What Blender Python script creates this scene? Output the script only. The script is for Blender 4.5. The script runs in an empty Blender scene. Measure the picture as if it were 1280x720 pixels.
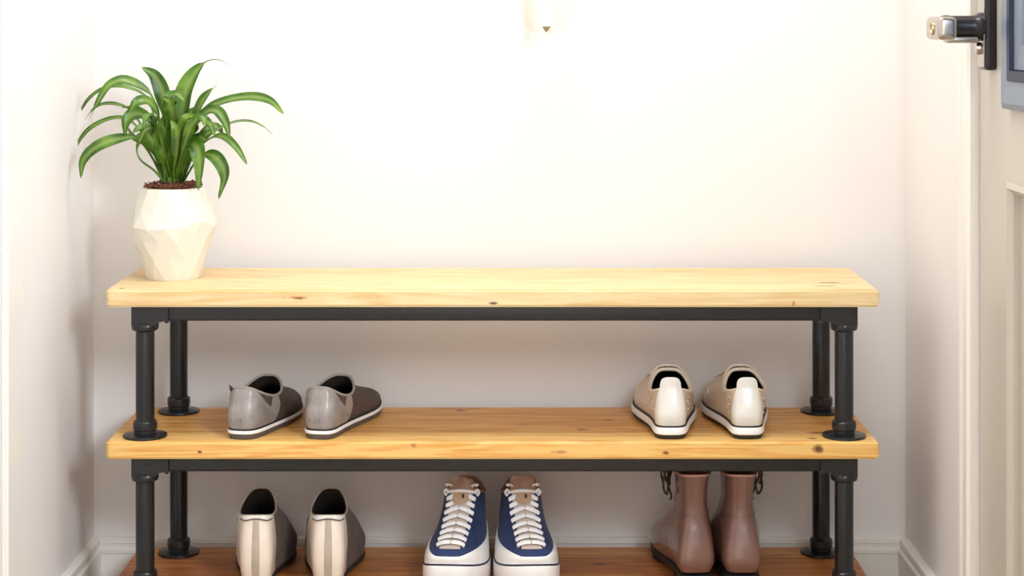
import bpy, bmesh, math, random
from mathutils import Vector, Matrix, noise
R = random.Random(7)
sc = bpy.context.scene
COL = sc.collection
PI = math.pi
F = 2370.0; VX = 642.0; VY = 25.0; HC = 1.06
def at(px, py, Y):
    return Vector(((px-VX)*Y/F, Y, HC-(py-VY)*Y/F))

# ------------------------------------------------------------------ materials
def new_mat(name):
    m = bpy.data.materials.new(name); m.use_nodes = True
    nt = m.node_tree; nt.nodes.clear()
    out = nt.nodes.new('ShaderNodeOutputMaterial')
    b = nt.nodes.new('ShaderNodeBsdfPrincipled')
    nt.links.new(b.outputs[0], out.inputs[0])
    return m, nt, b, out
def N(nt, t, **kw):
    n = nt.nodes.new(t)
    for k, v in kw.items(): setattr(n, k, v)
    return n
def mat(name, col, rough=0.5, metal=0.0, var=0.08, scale=30, bump=0.0, bscale=200, coat=0.0, stretch=(1,1,1), spec=0.5, sheen=0.0):
    m, nt, b, out = new_mat(name)
    tc = N(nt, 'ShaderNodeTexCoord'); mp = N(nt, 'ShaderNodeMapping'); mp.inputs['Scale'].default_value = stretch
    nt.links.new(tc.outputs['Object'], mp.inputs[0])
    no = N(nt, 'ShaderNodeTexNoise'); no.inputs['Scale'].default_value = scale; no.inputs['Detail'].default_value = 4
    nt.links.new(mp.outputs[0], no.inputs['Vector'])
    rp = N(nt, 'ShaderNodeValToRGB')
    c = Vector(col[:3])
    rp.color_ramp.elements[0].position = .3; rp.color_ramp.elements[1].position = .7
    rp.color_ramp.elements[0].color = (*(c*(1-var)), 1); rp.color_ramp.elements[1].color = (*[min(1, x) for x in c*(1+var)], 1)
    nt.links.new(no.outputs['Fac'], rp.inputs[0]); nt.links.new(rp.outputs[0], b.inputs['Base Color'])
    b.inputs['Roughness'].default_value = rough; b.inputs['Metallic'].default_value = metal
    b.inputs['Coat Weight'].default_value = coat; b.inputs['Specular IOR Level'].default_value = spec
    b.inputs['Sheen Weight'].default_value = sheen
    if bump:
        n2 = N(nt, 'ShaderNodeTexNoise'); n2.inputs['Scale'].default_value = bscale; n2.inputs['Detail'].default_value = 3
        nt.links.new(tc.outputs['Object'], n2.inputs['Vector'])
        bp = N(nt, 'ShaderNodeBump'); bp.inputs['Strength'].default_value = bump; bp.inputs['Distance'].default_value = .002
        nt.links.new(n2.outputs['Fac'], bp.inputs['Height']); nt.links.new(bp.outputs[0], b.inputs['Normal'])
    return m
def math_n(nt, op, a, b=None):
    n = N(nt, 'ShaderNodeMath', operation=op)
    for i, x in enumerate((a, b)):
        if x is None: continue
        if isinstance(x, (int, float)): n.inputs[i].default_value = x
        else: nt.links.new(x, n.inputs[i])
    return n.outputs[0]
def wood(name, pale, mid, dark, knots, seed, stave=0.07):
    m, nt, b, out = new_mat(name)
    tc = N(nt, 'ShaderNodeTexCoord')
    sep = N(nt, 'ShaderNodeSeparateXYZ'); nt.links.new(tc.outputs['Object'], sep.inputs[0])
    # stave index along the depth
    st = math_n(nt, 'FLOOR', math_n(nt, 'DIVIDE', sep.outputs[1], stave))
    offx = math_n(nt, 'MULTIPLY', st, 7.31+seed)
    cb = N(nt, 'ShaderNodeCombineXYZ')
    nt.links.new(math_n(nt, 'ADD', math_n(nt, 'MULTIPLY', sep.outputs[0], 1.6), offx), cb.inputs[0])
    nt.links.new(math_n(nt, 'MULTIPLY', sep.outputs[1], 22.0), cb.inputs[1])
    nt.links.new(math_n(nt, 'MULTIPLY', sep.outputs[2], 22.0), cb.inputs[2])
    # growth lines bent by low noise
    n1 = N(nt, 'ShaderNodeTexNoise'); n1.inputs['Scale'].default_value = 1.3; n1.inputs['Detail'].default_value = 5; n1.inputs['Distortion'].default_value = .6
    nt.links.new(cb.outputs[0], n1.inputs['Vector'])
    n2 = N(nt, 'ShaderNodeTexNoise'); n2.inputs['Scale'].default_value = 6; n2.inputs['Detail'].default_value = 3
    nt.links.new(cb.outputs[0], n2.inputs['Vector'])
    w = math_n(nt, 'SINE', math_n(nt, 'MULTIPLY', n1.outputs['Fac'], 42.0))
    f = math_n(nt, 'ADD', math_n(nt, 'MULTIPLY', w, .17), math_n(nt, 'MULTIPLY', n2.outputs['Fac'], .75))
    tone = N(nt, 'ShaderNodeTexWhiteNoise', noise_dimensions='1D'); nt.links.new(math_n(nt, 'ADD', st, seed*3.7), tone.inputs['W'])
    f = math_n(nt, 'ADD', f, math_n(nt, 'MULTIPLY', math_n(nt, 'SUBTRACT', tone.outputs[0], .5), .42))
    rp = N(nt, 'ShaderNodeValToRGB'); e = rp.color_ramp.elements
    e[0].position = .12; e[0].color = (*pale, 1); e[1].position = .85; e[1].color = (*dark, 1)
    x = e.new(.48); x.color = (*mid, 1)
    nt.links.new(f, rp.inputs[0])
    cur = rp.outputs[0]
    for (kx, ky, kz, sx, sy, cc) in knots:
        mp = N(nt, 'ShaderNodeMapping', vector_type='POINT')
        mp.inputs['Location'].default_value = (-kx/sx, -ky/sy, -kz/sy); mp.inputs['Scale'].default_value = (1/sx, 1/sy, 1/sy)
        nn = N(nt, 'ShaderNodeTexNoise'); nn.inputs['Scale'].default_value = 90; nt.links.new(tc.outputs['Object'], nn.inputs['Vector'])
        nt.links.new(tc.outputs['Object'], mp.inputs[0])
        ln = N(nt, 'ShaderNodeVectorMath', operation='LENGTH'); nt.links.new(mp.outputs[0], ln.inputs[0])
        d = math_n(nt, 'ADD', ln.outputs['Value'], math_n(nt, 'MULTIPLY', math_n(nt, 'SUBTRACT', nn.outputs['Fac'], .5), 1.3))
        mr = N(nt, 'ShaderNodeMapRange'); mr.inputs['From Min'].default_value = 1.1; mr.inputs['From Max'].default_value = .35
        nt.links.new(d, mr.inputs['Value'])
        mx = N(nt, 'ShaderNodeMix', data_type='RGBA'); mx.inputs[7].default_value = (*cc, 1)
        nt.links.new(mr.outputs[0], mx.inputs[0]); nt.links.new(cur, mx.inputs[6]); cur = mx.outputs[2]
    # stave joints
    fr = math_n(nt, 'FRACT', math_n(nt, 'DIVIDE', sep.outputs[1], stave))
    jn = math_n(nt, 'LESS_THAN', math_n(nt, 'ABSOLUTE', math_n(nt, 'SUBTRACT', fr, .5)), 0.492)
    mx = N(nt, 'ShaderNodeMix', data_type='RGBA'); nt.links.new(jn, mx.inputs[0]); mx.inputs[6].default_value = (*[c*.8 for c in mid], 1)
    nt.links.new(cur, mx.inputs[7])
    nt.links.new(mx.outputs[2], b.inputs['Base Color'])
    b.inputs['Roughness'].default_value = .42
    bp = N(nt, 'ShaderNodeBump'); bp.inputs['Strength'].default_value = .12; bp.inputs['Distance'].default_value = .001
    nt.links.new(n2.outputs['Fac'], bp.inputs['Height']); nt.links.new(bp.outputs[0], b.inputs['Normal'])
    return m

M = {}
M['wall'] = mat('warm_white_paint', (.83, .80, .78), .75, var=.012, scale=3, bump=.05, bscale=300)
M['trim'] = mat('white_trim_paint', (.86, .83, .78), .38, var=.01, scale=5)
M['door'] = mat('cream_door_paint', (.56, .53, .46), .35, var=.015, scale=4)
M['ceiling'] = mat('ceiling_paint', (.85, .83, .80), .8, var=.01)
M['floor'] = wood('floor_oak', (.55, .43, .30), (.46, .34, .22), (.36, .25, .15), [], 5, .12)
M['black'] = mat('black_powder_coat', (.012, .013, .015), .27, var=.06, scale=60, bump=.02, bscale=500, spec=.5)
M['pot'] = mat('cream_ceramic', (.80, .76, .66), .55, var=.03, scale=18, bump=.08, bscale=120)
M['soil'] = mat('bark_mulch', (.16, .05, .022), .85, var=.6, scale=90, bump=.6, bscale=150)
M['bulb_base'] = mat('bulb_tip', (.35, .30, .18), .4, var=.1)
M['brass'] = mat('brushed_brass', (.62, .50, .30), .3, 1.0, var=.05, scale=80)
M['chrome'] = mat('polished_nickel', (.50, .46, .41), .24, 1.0, var=.05, scale=30)
M['darkmetal'] = mat('dark_bronze', (.035, .035, .04), .28, .6, var=.12, scale=40)
M['blueframe'] = mat('blue_grey_paint', (.20, .245, .31), .4, var=.03)
M['navy'] = mat('navy_gasket', (.01, .016, .05), .5)
M['greyleather'] = mat('grey_leather', (.30, .27, .255), .36, var=.22, scale=45, bump=.35, bscale=130, coat=.15)
M['greybrown'] = mat('brown_grey_canvas', (.085, .055, .045), .7, var=.15, scale=60, bump=.3, bscale=500)
M['greytrim'] = mat('taupe_trim', (.36, .31, .27), .55, var=.08)
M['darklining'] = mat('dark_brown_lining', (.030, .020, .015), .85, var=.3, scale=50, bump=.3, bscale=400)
M['creamleather'] = mat('cream_leather', (.72, .57, .43), .35, var=.08, scale=25, bump=.15, bscale=180, coat=.25)
M['creampatch'] = mat('ivory_heel_leather', (.76, .72, .66), .28, var=.06, scale=22, coat=.35)
M['creampipe'] = mat('beige_piping', (.74, .62, .48), .5, var=.06)
M['loafer'] = mat('ivory_loafer_leather', (.80, .69, .58), .38, var=.07, scale=20, bump=.12, bscale=150, coat=.2)
M['loafervamp'] = mat('taupe_suede', (.15, .115, .10), .75, var=.15, scale=40, bump=.3, bscale=400)
M['loaferband'] = mat('taupe_seam', (.45, .37, .30), .5, var=.08)
M['rubber_white'] = mat('white_rubber', (.90, .885, .87), .42, var=.04, scale=30)
M['rubber_dark'] = mat('black_rubber', (.018, .015, .015), .55, var=.2)
M['rubber_grey'] = mat('grey_rubber', (.10, .09, .085), .6, var=.15)
M['blue'] = mat('navy_blue_canvas', (.012, .030, .115), .75, var=.22, scale=70, bump=.4, bscale=700, sheen=.1)
M['tan'] = mat('tan_tongue_canvas', (.42, .26, .19), .75, var=.12, scale=60, bump=.3, bscale=500)
M['throat'] = mat('cream_canvas', (.60, .49, .42), .75, var=.1, scale=60)
M['badge'] = mat('tan_leather', (.50, .33, .21), .5, var=.1)
M['lace'] = mat('white_cotton', (.94, .93, .92), .7, var=.05, bump=.4, bscale=900)
M['eyelet'] = mat('nickel_eyelet', (.6, .58, .55), .25, 1.0)
M['boot'] = mat('brown_boot_leather', (.185, .092, .068), .24, var=.12, scale=16, bump=.12, bscale=120, coat=.35)
M['bootlining'] = mat('rose_boot_lining', (.40, .20, .15), .7, var=.08)
M['bootlace'] = mat('dark_brown_lace', (.045, .018, .012), .45, var=.3, scale=80)
M['mark'] = mat('dark_brown_print', (.05, .03, .025), .6)

def leaf_mat():
    m, nt, b, out = new_mat('green_leaf')
    tc = N(nt, 'ShaderNodeTexCoord'); no = N(nt, 'ShaderNodeTexNoise'); no.inputs['Scale'].default_value = 26; no.inputs['Detail'].default_value = 4
    nt.links.new(tc.outputs['Object'], no.inputs['Vector'])
    rp = N(nt, 'ShaderNodeValToRGB'); e = rp.color_ramp.elements
    e[0].position = .3; e[0].color = (.018, .075, .006, 1); e[1].position = .72; e[1].color = (.20, .36, .03, 1)
    x = e.new(.5); x.color = (.075, .20, .012, 1)
    nt.links.new(no.outputs['Fac'], rp.inputs[0])
    at_ = N(nt, 'ShaderNodeAttribute', attribute_name='rib')
    mx = N(nt, 'ShaderNodeMix', data_type='RGBA'); mx.inputs[7].default_value = (.40, .52, .14, 1)
    nt.links.new(math_n(nt, 'MULTIPLY', at_.outputs['Fac'], .55), mx.inputs[0]); nt.links.new(rp.outputs[0], mx.inputs[6])
    nt.links.new(mx.outputs[2], b.inputs['Base Color']); b.inputs['Roughness'].default_value = .36
    tr = N(nt, 'ShaderNodeBsdfTranslucent'); nt.links.new(mx.outputs[2], tr.inputs[0])
    ms = N(nt, 'ShaderNodeMixShader'); ms.inputs[0].default_value = .2
    nt.links.new(b.outputs[0], ms.inputs[1]); nt.links.new(tr.outputs[0], ms.inputs[2]); nt.links.new(ms.outputs[0], out.inputs[0])
    return m
M['leaf'] = leaf_mat()
def glass_mat(name, tint, refl=.06):
    m, nt, b, out = new_mat(name); nt.nodes.remove(b)
    t = N(nt, 'ShaderNodeBsdfTransparent'); t.inputs[0].default_value = (*tint, 1)
    g = N(nt, 'ShaderNodeBsdfGlossy'); g.inputs['Roughness'].default_value = .03
    fr = N(nt, 'ShaderNodeLayerWeight'); fr.inputs[0].default_value = .25
    ms = N(nt, 'ShaderNodeMixShader')
    nt.links.new(math_n(nt, 'ADD', math_n(nt, 'MULTIPLY', fr.outputs['Fresnel'], .22), refl*.3), ms.inputs[0])
    nt.links.new(t.outputs[0], ms.inputs[1]); nt.links.new(g.outputs[0], ms.inputs[2]); nt.links.new(ms.outputs[0], out.inputs[0])
    return m
M['glass'] = glass_mat('clear_lamp_glass', (.972, .965, .945))
M['pane'] = glass_mat('blue_window_glass', (.25, .38, .62), .3)
def emit(name, col, s):
    m, nt, b, out = new_mat(name)
    b.inputs['Base Color'].default_value = (*col, 1); b.inputs['Emission Color'].default_value = (*col, 1); b.inputs['Emission Strength'].default_value = s
    return m
M['bulb'] = emit('glowing_bulb', (1, .96, .84), 4)

# ------------------------------------------------------------------ mesh helpers
def mk(name, bm, m, parent=None, smooth=True, sharp=38, loc=None):
    bmesh.ops.recalc_face_normals(bm, faces=bm.faces)
    me = bpy.data.meshes.new(name); bm.to_mesh(me); bm.free()
    if smooth:
        me.polygons.foreach_set('use_smooth', [True]*len(me.polygons)); me.set_sharp_from_angle(angle=math.radians(sharp))
    o = bpy.data.objects.new(name, me); COL.objects.link(o)
    for x in (m if isinstance(m, (list, tuple)) else [m]): me.materials.append(M[x] if isinstance(x, str) else x)
    if parent: o.parent = parent
    if loc is not None: o.location = loc
    return o
def empty(name, loc=(0,0,0), rz=0):
    o = bpy.data.objects.new(name, None); COL.objects.link(o); o.location = loc; o.rotation_euler = (0, 0, rz); o.empty_display_size = .05
    return o
def tag(o, label=None, cat=None, group=None, kind=None):
    if label: o['label'] = label
    if cat: o['category'] = cat
    if group: o['group'] = group
    if kind: o['kind'] = kind
    return o
def box(bm, a, b, bev=0.0, seg=2):
    c = [(a[i]+b[i])/2 for i in range(3)]; s = [abs(b[i]-a[i]) for i in range(3)]
    r = bmesh.ops.create_cube(bm, size=1); vs = r['verts']
    for v in vs: v.co = Vector((v.co.x*s[0]+c[0], v.co.y*s[1]+c[1], v.co.z*s[2]+c[2]))
    if bev:
        es = list({e for v in vs for e in v.link_edges}); bmesh.ops.bevel(bm, geom=es, offset=bev, segments=seg, affect='EDGES', profile=.6)
def lathe(bm, prof, c=(0,0,0), seg=32, axis='Z'):
    rings = []
    for r, h in prof:
        ring = []
        for i in range(seg):
            a = 2*PI*i/seg
            p = (r*math.cos(a), r*math.sin(a), h)
            if axis == 'X': p = (h, r*math.cos(a), r*math.sin(a))
            if axis == 'Y': p = (r*math.cos(a), h, r*math.sin(a))
            ring.append(bm.verts.new((p[0]+c[0], p[1]+c[1], p[2]+c[2])))
        rings.append(ring)
    for a, b in zip(rings, rings[1:]):
        for i in range(seg): bm.faces.new((a[i], a[(i+1)%seg], b[(i+1)%seg], b[i]))
    for r in (rings[0], rings[-1]):
        try: bm.faces.new(r)
        except ValueError: pass
def prism(bm, poly, fn0, fn1, bev=0, seg=2):
    a = [bm.verts.new(fn0(p)) for p in poly]; b = [bm.verts.new(fn1(p)) for p in poly]; n = len(poly)
    fs = [bm.faces.new(a), bm.faces.new(b[::-1])]
    for i in range(n): fs.append(bm.faces.new((a[i], b[i], b[(i+1)%n], a[(i+1)%n])))
    if bev:
        es = [e for e in bm.edges if e.verts[0] in a+b and e.verts[1] in a+b and e.link_faces and len(e.link_faces) == 2 and e.calc_face_angle(0) > .6]
        bmesh.ops.bevel(bm, geom=es, offset=bev, segments=seg, affect='EDGES')
def tube(bm, pts, r, seg=8, flat=1.0, closed=False, up=Vector((0,0,1))):
    pts = [Vector(p) for p in pts]; n = len(pts); rings = []
    for i, p in enumerate(pts):
        a = pts[(i-1) % n] if (closed or i > 0) else p; b = pts[(i+1) % n] if (closed or i < n-1) else p
        t = (b-a).normalized() if (b-a).length > 1e-9 else Vector((0,1,0))
        u = up - t*up.dot(t)
        if u.length < 1e-3: u = Vector((1,0,0)) - t*t.x
        u.normalize(); w = t.cross(u)
        rr = r[i] if isinstance(r, (list, tuple)) else r
        rings.append([bm.verts.new(p + w*math.cos(2*PI*k/seg)*rr + u*math.sin(2*PI*k/seg)*rr*flat) for k in range(seg)])
    m = n if closed else n-1
    for i in range(m):
        a, b = rings[i], rings[(i+1) % n]
        for k in range(seg): bm.faces.new((a[k], a[(k+1)%seg], b[(k+1)%seg], b[k]))
    if not closed: bm.faces.new(rings[0]); bm.faces.new(rings[-1][::-1])
def cr(ps, t):
    n = len(ps)-1; x = max(0, min(n-1e-6, t*n)); i = int(x); f = x-i
    p0 = ps[i-1] if i > 0 else ps[0]*2-ps[1]; p1 = ps[i]; p2 = ps[i+1]; p3 = ps[i+2] if i+2 <= n else ps[n]*2-ps[n-1]
    return .5*((2*p1)+(p2-p0)*f+(2*p0-5*p1+4*p2-p3)*f*f+(-p0+3*p1-3*p2+p3)*f*f*f)
def spline(ps, n):
    ps = [Vector(p) for p in ps]; return [cr(ps, i/(n-1)) for i in range(n)]

# ------------------------------------------------------------------ room
XL, XR, YW, YF, HCEIL = -.757, .707, 3.42, -1.2, 2.45
def struct(name, bm, m, parent=None, smooth=False, **k):
    o = mk(name, bm, m, parent, smooth, **k)
    if not parent: o['kind'] = 'structure'
    return o
bm = bmesh.new(); box(bm, (XL-.1, YF, -.1), (XR+.1, YW+.1, 0)); struct('floor', bm, 'floor')
bm = bmesh.new(); box(bm, (XL-.1, YF, HCEIL), (XR+.1, YW+.1, HCEIL+.1)); struct('ceiling', bm, 'ceiling')
bm = bmesh.new(); box(bm, (XL-.1, YW, 0), (XR+.1, YW+.1, HCEIL)); struct('wall_back', bm, 'wall')
bm = bmesh.new(); box(bm, (XL-.1, YF, 0), (XL, YW, HCEIL)); struct('wall_left', bm, 'wall')
WY0, WY1 = .95, 1.60      # window in the right wall, nearer than the door
DY0, DY1, DH = 2.03, 2.885, 2.03      # doorway in the right wall
bm = bmesh.new()
box(bm, (XR, DY1, 0), (XR+.1, YW, HCEIL)); box(bm, (XR, YF, 0), (XR+.1, WY0, HCEIL)); box(bm, (XR, WY1, 0), (XR+.1, DY0, HCEIL)); box(bm, (XR, WY0, 0), (XR+.1, WY1, 1.0)); box(bm, (XR, WY0, 2.0), (XR+.1, WY1, HCEIL)); box(bm, (XR, DY0, DH), (XR+.1, DY1, HCEIL))
struct('wall_right', bm, 'wall')
def casing(name, side, y0, y1, h):
    bm = bmesh.new(); X = XR if side > 0 else XL
    w = .068
    prof = [(0, 0), (0, .012), (.006, .017), (.020, .017), (.026, .013), (.052, .011), (.058, .015), (w, .015), (w, 0)]
    def s(yv, d): return
    # two uprights and a head
    def up(yin, dirn):
        prism(bm, prof, lambda p: (X-side*p[1], yin+dirn*p[0], 0), lambda p: (X-side*p[1], yin+dirn*p[0], h+(p[0])))
    up(y1, 1); up(y0, -1)
    prism(bm, prof, lambda p: (X-side*p[1], y0-p[0], h+p[0]), lambda p: (X-side*p[1], y1+p[0], h+p[0]))
    return struct(name, bm, 'trim')
casing('trim_1', 1, DY0, DY1, DH)
bm = bmesh.new()
for a, b in (((WY0, 1.0), (WY0+.04, 2.0)), ((WY1-.04, 1.0), (WY1, 2.0)), ((WY0+.04, 1.0), (WY1-.04, 1.04)), ((WY0+.04, 1.96), (WY1-.04, 2.0))):
    box(bm, (XR+.03, a[0], a[1]), (XR+.08, b[0], b[1]))
struct('window_1', bm, 'trim')
# baseboards
BB = [(0, 0), (.016, 0), (.016, .101), (.0175, .103), (.0175, .109), (.012, .112), (.0125, .118), (.014, .120), (.0135, .1265), (.008, .129), (0, .129)]
def baseboard(name, f0, f1):
    bm = bmesh.new(); prism(bm, BB, f0, f1); return struct(name, bm, 'trim')
baseboard('baseboard_back', lambda p: (XL+p[0], YW-p[0], p[1]), lambda p: (XR-p[0], YW-p[0], p[1]))
baseboard('baseboard_left', lambda p: (XL+p[0], YW-p[0], p[1]), lambda p: (XL+p[0], 2.9, p[1]))
baseboard('baseboard_right', lambda p: (XR-p[0], YW-p[0], p[1]), lambda p: (XR-p[0], DY1+.068, p[1]))
# left casing of an opening beside the camera
bm = bmesh.new(); box(bm, (XL, 2.80, 0), (XL+.011, 2.882, 2.1), .002); struct('trim_2', bm, 'trim')

# door leaf (recessed slightly in the wall), stiles, window, lower panel
door = empty('door_1', (XR, (DY0+DY1)/2, 0)); door['kind'] = 'structure'
def dpos(x, y, z): return (x-XR, y-(DY0+DY1)/2, z)
bm = bmesh.new(); dx = .002
PY0, PY1 = DY0+.15, 2.70
WZ0, WZ1, LZ0, LZ1 = .939, 1.85, .2, .825
for a, b in (((PY1, .012), (DY1-.003, DH-.003)), ((DY0+.003, .012), (PY0, DH-.003)), ((PY0, WZ1), (PY1, DH-.003)), ((PY0, LZ1), (PY1, WZ0)), ((PY0, .012), (PY1, LZ0))):
    box(bm, dpos(XR+dx, a[0], a[1]), dpos(XR+dx+.04, b[0], b[1]))
bmesh.ops.remove_doubles(bm, verts=bm.verts, dist=1e-5)
mk('door_leaf', bm, 'door', door, False)
def frame_loop(bm, y0, y1, z0, z1, prof):
    # prof: (inset, x) pairs going inwards from the opening's edge
    rings = []
    for ins, xo in prof:
        rings.append([bm.verts.new(dpos(XR+xo, y, z)) for y, z in ((y0+ins, z0+ins), (y1-ins, z0+ins), (y1-ins, z1-ins), (y0+ins, z1-ins))])
    for a, b in zip(rings, rings[1:]):
        for i in range(4): bm.faces.new((a[i], a[(i+1)%4], b[(i+1)%4], b[i]))
    return rings
bm = bmesh.new()
r = frame_loop(bm, PY0, PY1, LZ0, LZ1, [(-.004, dx), (-.004, -.004), (.004, -.006), (.012, .002), (.014, .012), (.05, .014), (.062, .004)])
bm.faces.new(r[-1])
mk('lower_panel', bm, 'door', door, False)
bm = bmesh.new()
frame_loop(bm, PY0, PY1, WZ0, WZ1, [(-.005, dx), (-.005, -.010), (.004, -.014), (.035, -.012), (.040, -.006), (.040, .004)])
frame_loop(bm, PY0, PY1, WZ0, WZ1, [(.052, .004), (.052, -.008), (.085, -.006), (.092, .004), (.092, .014)])
wf = mk('window_frame', bm, 'blueframe', door, False); wf['label'] = 'blue grey moulding around the door window'
bm = bmesh.new()
frame_loop(bm, PY0, PY1, WZ0, WZ1, [(.030, .004), (.036, -.0145), (.050, -.0145), (.052, .004)])
mk('gasket', bm, 'navy', wf, False)
bm = bmesh.new(); box(bm, dpos(XR+.012, PY0+.09, WZ0+.09), dpos(XR+.017, PY1-.09, WZ1-.09)); mk('window_pane', bm, 'pane', door, False)
# handle
hd = empty('door_handle', (0, 0, 0)); hd.parent = door
hz = at(1200, 35, 2.84).z
bm = bmesh.new(); box(bm, dpos(XR-.015, 2.780, hz-.062), dpos(XR+dx, 2.824, hz+.16), .006, 3)
mk('backplate', bm, 'darkmetal', hd)
bm = bmesh.new(); box(bm, dpos(XR-.0165, 2.784, hz-.058), dpos(XR-.0145, 2.822, hz+.156), .0008, 1); mk('face_plate', bm, 'chrome', hd)
bm = bmesh.new()
lathe(bm, [(.0, -.010), (.019, -.010), (.021, -.014), (.021, -.020), (.0175, -.024), (.0165, -.030), (.0165, -.062), (.0175, -.068), (.016, -.076), (0, -.078)][::-1], dpos(XR, 2.802, hz+.002), 28, 'X')
mk('spindle_neck', bm, 'darkmetal', hd)
bm = bmesh.new()
box(bm, dpos(XR-.094, 2.735, hz-.017), dpos(XR-.066, 2.822, hz+.017), .009, 4)
box(bm, dpos(XR-.070, 2.788, hz-.022), dpos(XR-.022, 2.814, hz-.012), .004, 3)
lv = mk('lever', bm, 'chrome', hd)
bm = bmesh.new()
lathe(bm, [(0, -.0955), (.0028, -.0955), (.003, -.0945), (.0062, -.0945), (.0068, -.0962), (.0100, -.0960), (.0105, -.093), (0, -.093)], dpos(XR, 2.775, hz), 24, 'X')
mk('key_cylinder', bm, 'brass', hd)
bm = bmesh.new(); lathe(bm, [(0, -.022), (.009, -.022), (.010, -.016), (.010, -.012), (0, -.012)], dpos(XR, 2.812, hz-.030), 20, 'X')
mk('locking_stud', bm, 'chrome', hd)

# ------------------------------------------------------------------ shelf rack
ZT = [.619, .3705, .122]; TH = .0288; Y0, Y1 = 3.10, 3.377; X0, X1 = -.668, .598
rack = tag(empty('shoe_rack', (0, 3.24, 0)), 'three-tier pine plank shoe bench on black iron pipe frame against the wall', 'shoe rack')
def kp(px, py, tier, top=True):
    # knot at a pixel on a board, in board coords (board origin is its centre)
    z = ZT[tier]
    if top: Y = (HC-z)*F/(py-VY); p = at(px, py, Y); return (p.x, p.y-3.2385, TH/2)
    p = at(px, py, Y0); return (p.x, Y0-3.2385, p.z-(z-TH/2))
DK = (.16, .055, .02); OR = (.55, .24, .07)
kn = [
 [(*kp(152, 360.5, 0), .006, .006, DK), (*kp(372, 372, 0, False), .020, .0035, OR), (*kp(372, 373, 0, False), .008, .0018, DK), (*kp(617, 379, 0, False), .008, .0025, DK),
  (*kp(1036, 353.5, 0), .022, .007, DK), (*kp(1030, 357.5, 0), .026, .006, (.42, .17, .05)), (*kp(1060, 354, 0), .020, .004, OR), (*kp(320, 346, 0), .018, .006, (.62, .42, .19)), (*kp(300, 357, 0), .020, .006, (.62, .42, .19)), (*kp(992, 380, 0, False), .003, .006, OR)],
 [(*kp(1023, 561, 1, False), .010, .008, DK), (*kp(1015, 548, 1), .008, .008, DK), (*kp(1020, 541, 1), .02, .010, (.3, .09, .03)), (*kp(727, 537, 1), .010, .008, (.2, .07, .03)), (*kp(517, 557, 1, False), .006, .0035, OR),
  (*kp(832, 566, 1, False), .006, .004, DK), (*kp(700, 565, 1, False), .016, .004, OR), (*kp(760, 525, 1), .010, .008, (.3, .11, .04)), (*kp(655, 530, 1), .012, .01, OR), (*kp(250, 565, 1, False), .004, .003, DK), (*kp(575, 513, 1), .012, .01, (.3, .12, .05))],
 [(*kp(300, 700, 2), .02, .01, OR), (*kp(750, 705, 2), .012, .01, DK)]]
cols = [((.85, .67, .38), (.79, .57, .28), (.66, .40, .15)), ((.88, .55, .18), (.76, .34, .07), (.52, .17, .028)), ((.66, .30, .085), (.52, .18, .042), (.32, .09, .02))]  # same pine on every tier; shade under the shelves coloured into the lower two boards
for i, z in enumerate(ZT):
    bm = bmesh.new()
    # outline with softened corners
    pl = []
    for cx, cy, r_, a0 in ((X1, Y1, .012, 0), (X0, Y1, .022, 90), (X0, Y0, .010, 180), (X1, Y0, .004, 270)):
        sx = -1 if cx > 0 else 1; sy = -1 if cy == Y1 else 1
        for k in range(5):
            a = math.radians(a0+k*22.5); pl.append((cx+sx*r_+math.cos(a)*r_, cy+sy*r_+math.sin(a)*r_-3.2385))
    a = [bm.verts.new((x, y, -TH/2)) for x, y in pl]; b = [bm.verts.new((x, y, TH/2)) for x, y in pl]
    f0 = bm.faces.new(a[::-1]); f1 = bm.faces.new(b)
    for k in range(len(pl)): bm.faces.new((a[k], a[(k+1)%len(pl)], b[(k+1)%len(pl)], b[k]))
    es = list(f0.edges)+list(f1.edges); bmesh.ops.bevel(bm, geom=es, offset=.0035, segments=3, affect='EDGES')
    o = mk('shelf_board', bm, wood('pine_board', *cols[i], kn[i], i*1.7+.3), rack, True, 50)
    o.location = (0, 3.2385-3.24, z-TH/2)
LX = {('f', 0): -.610, ('f', 1): .547, ('b', 0): -.589, ('b', 1): .541}; LY = {'f': 3.139, 'b': 3.335}
def rk(x, y, z): return (x, y-3.24, z)
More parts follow.
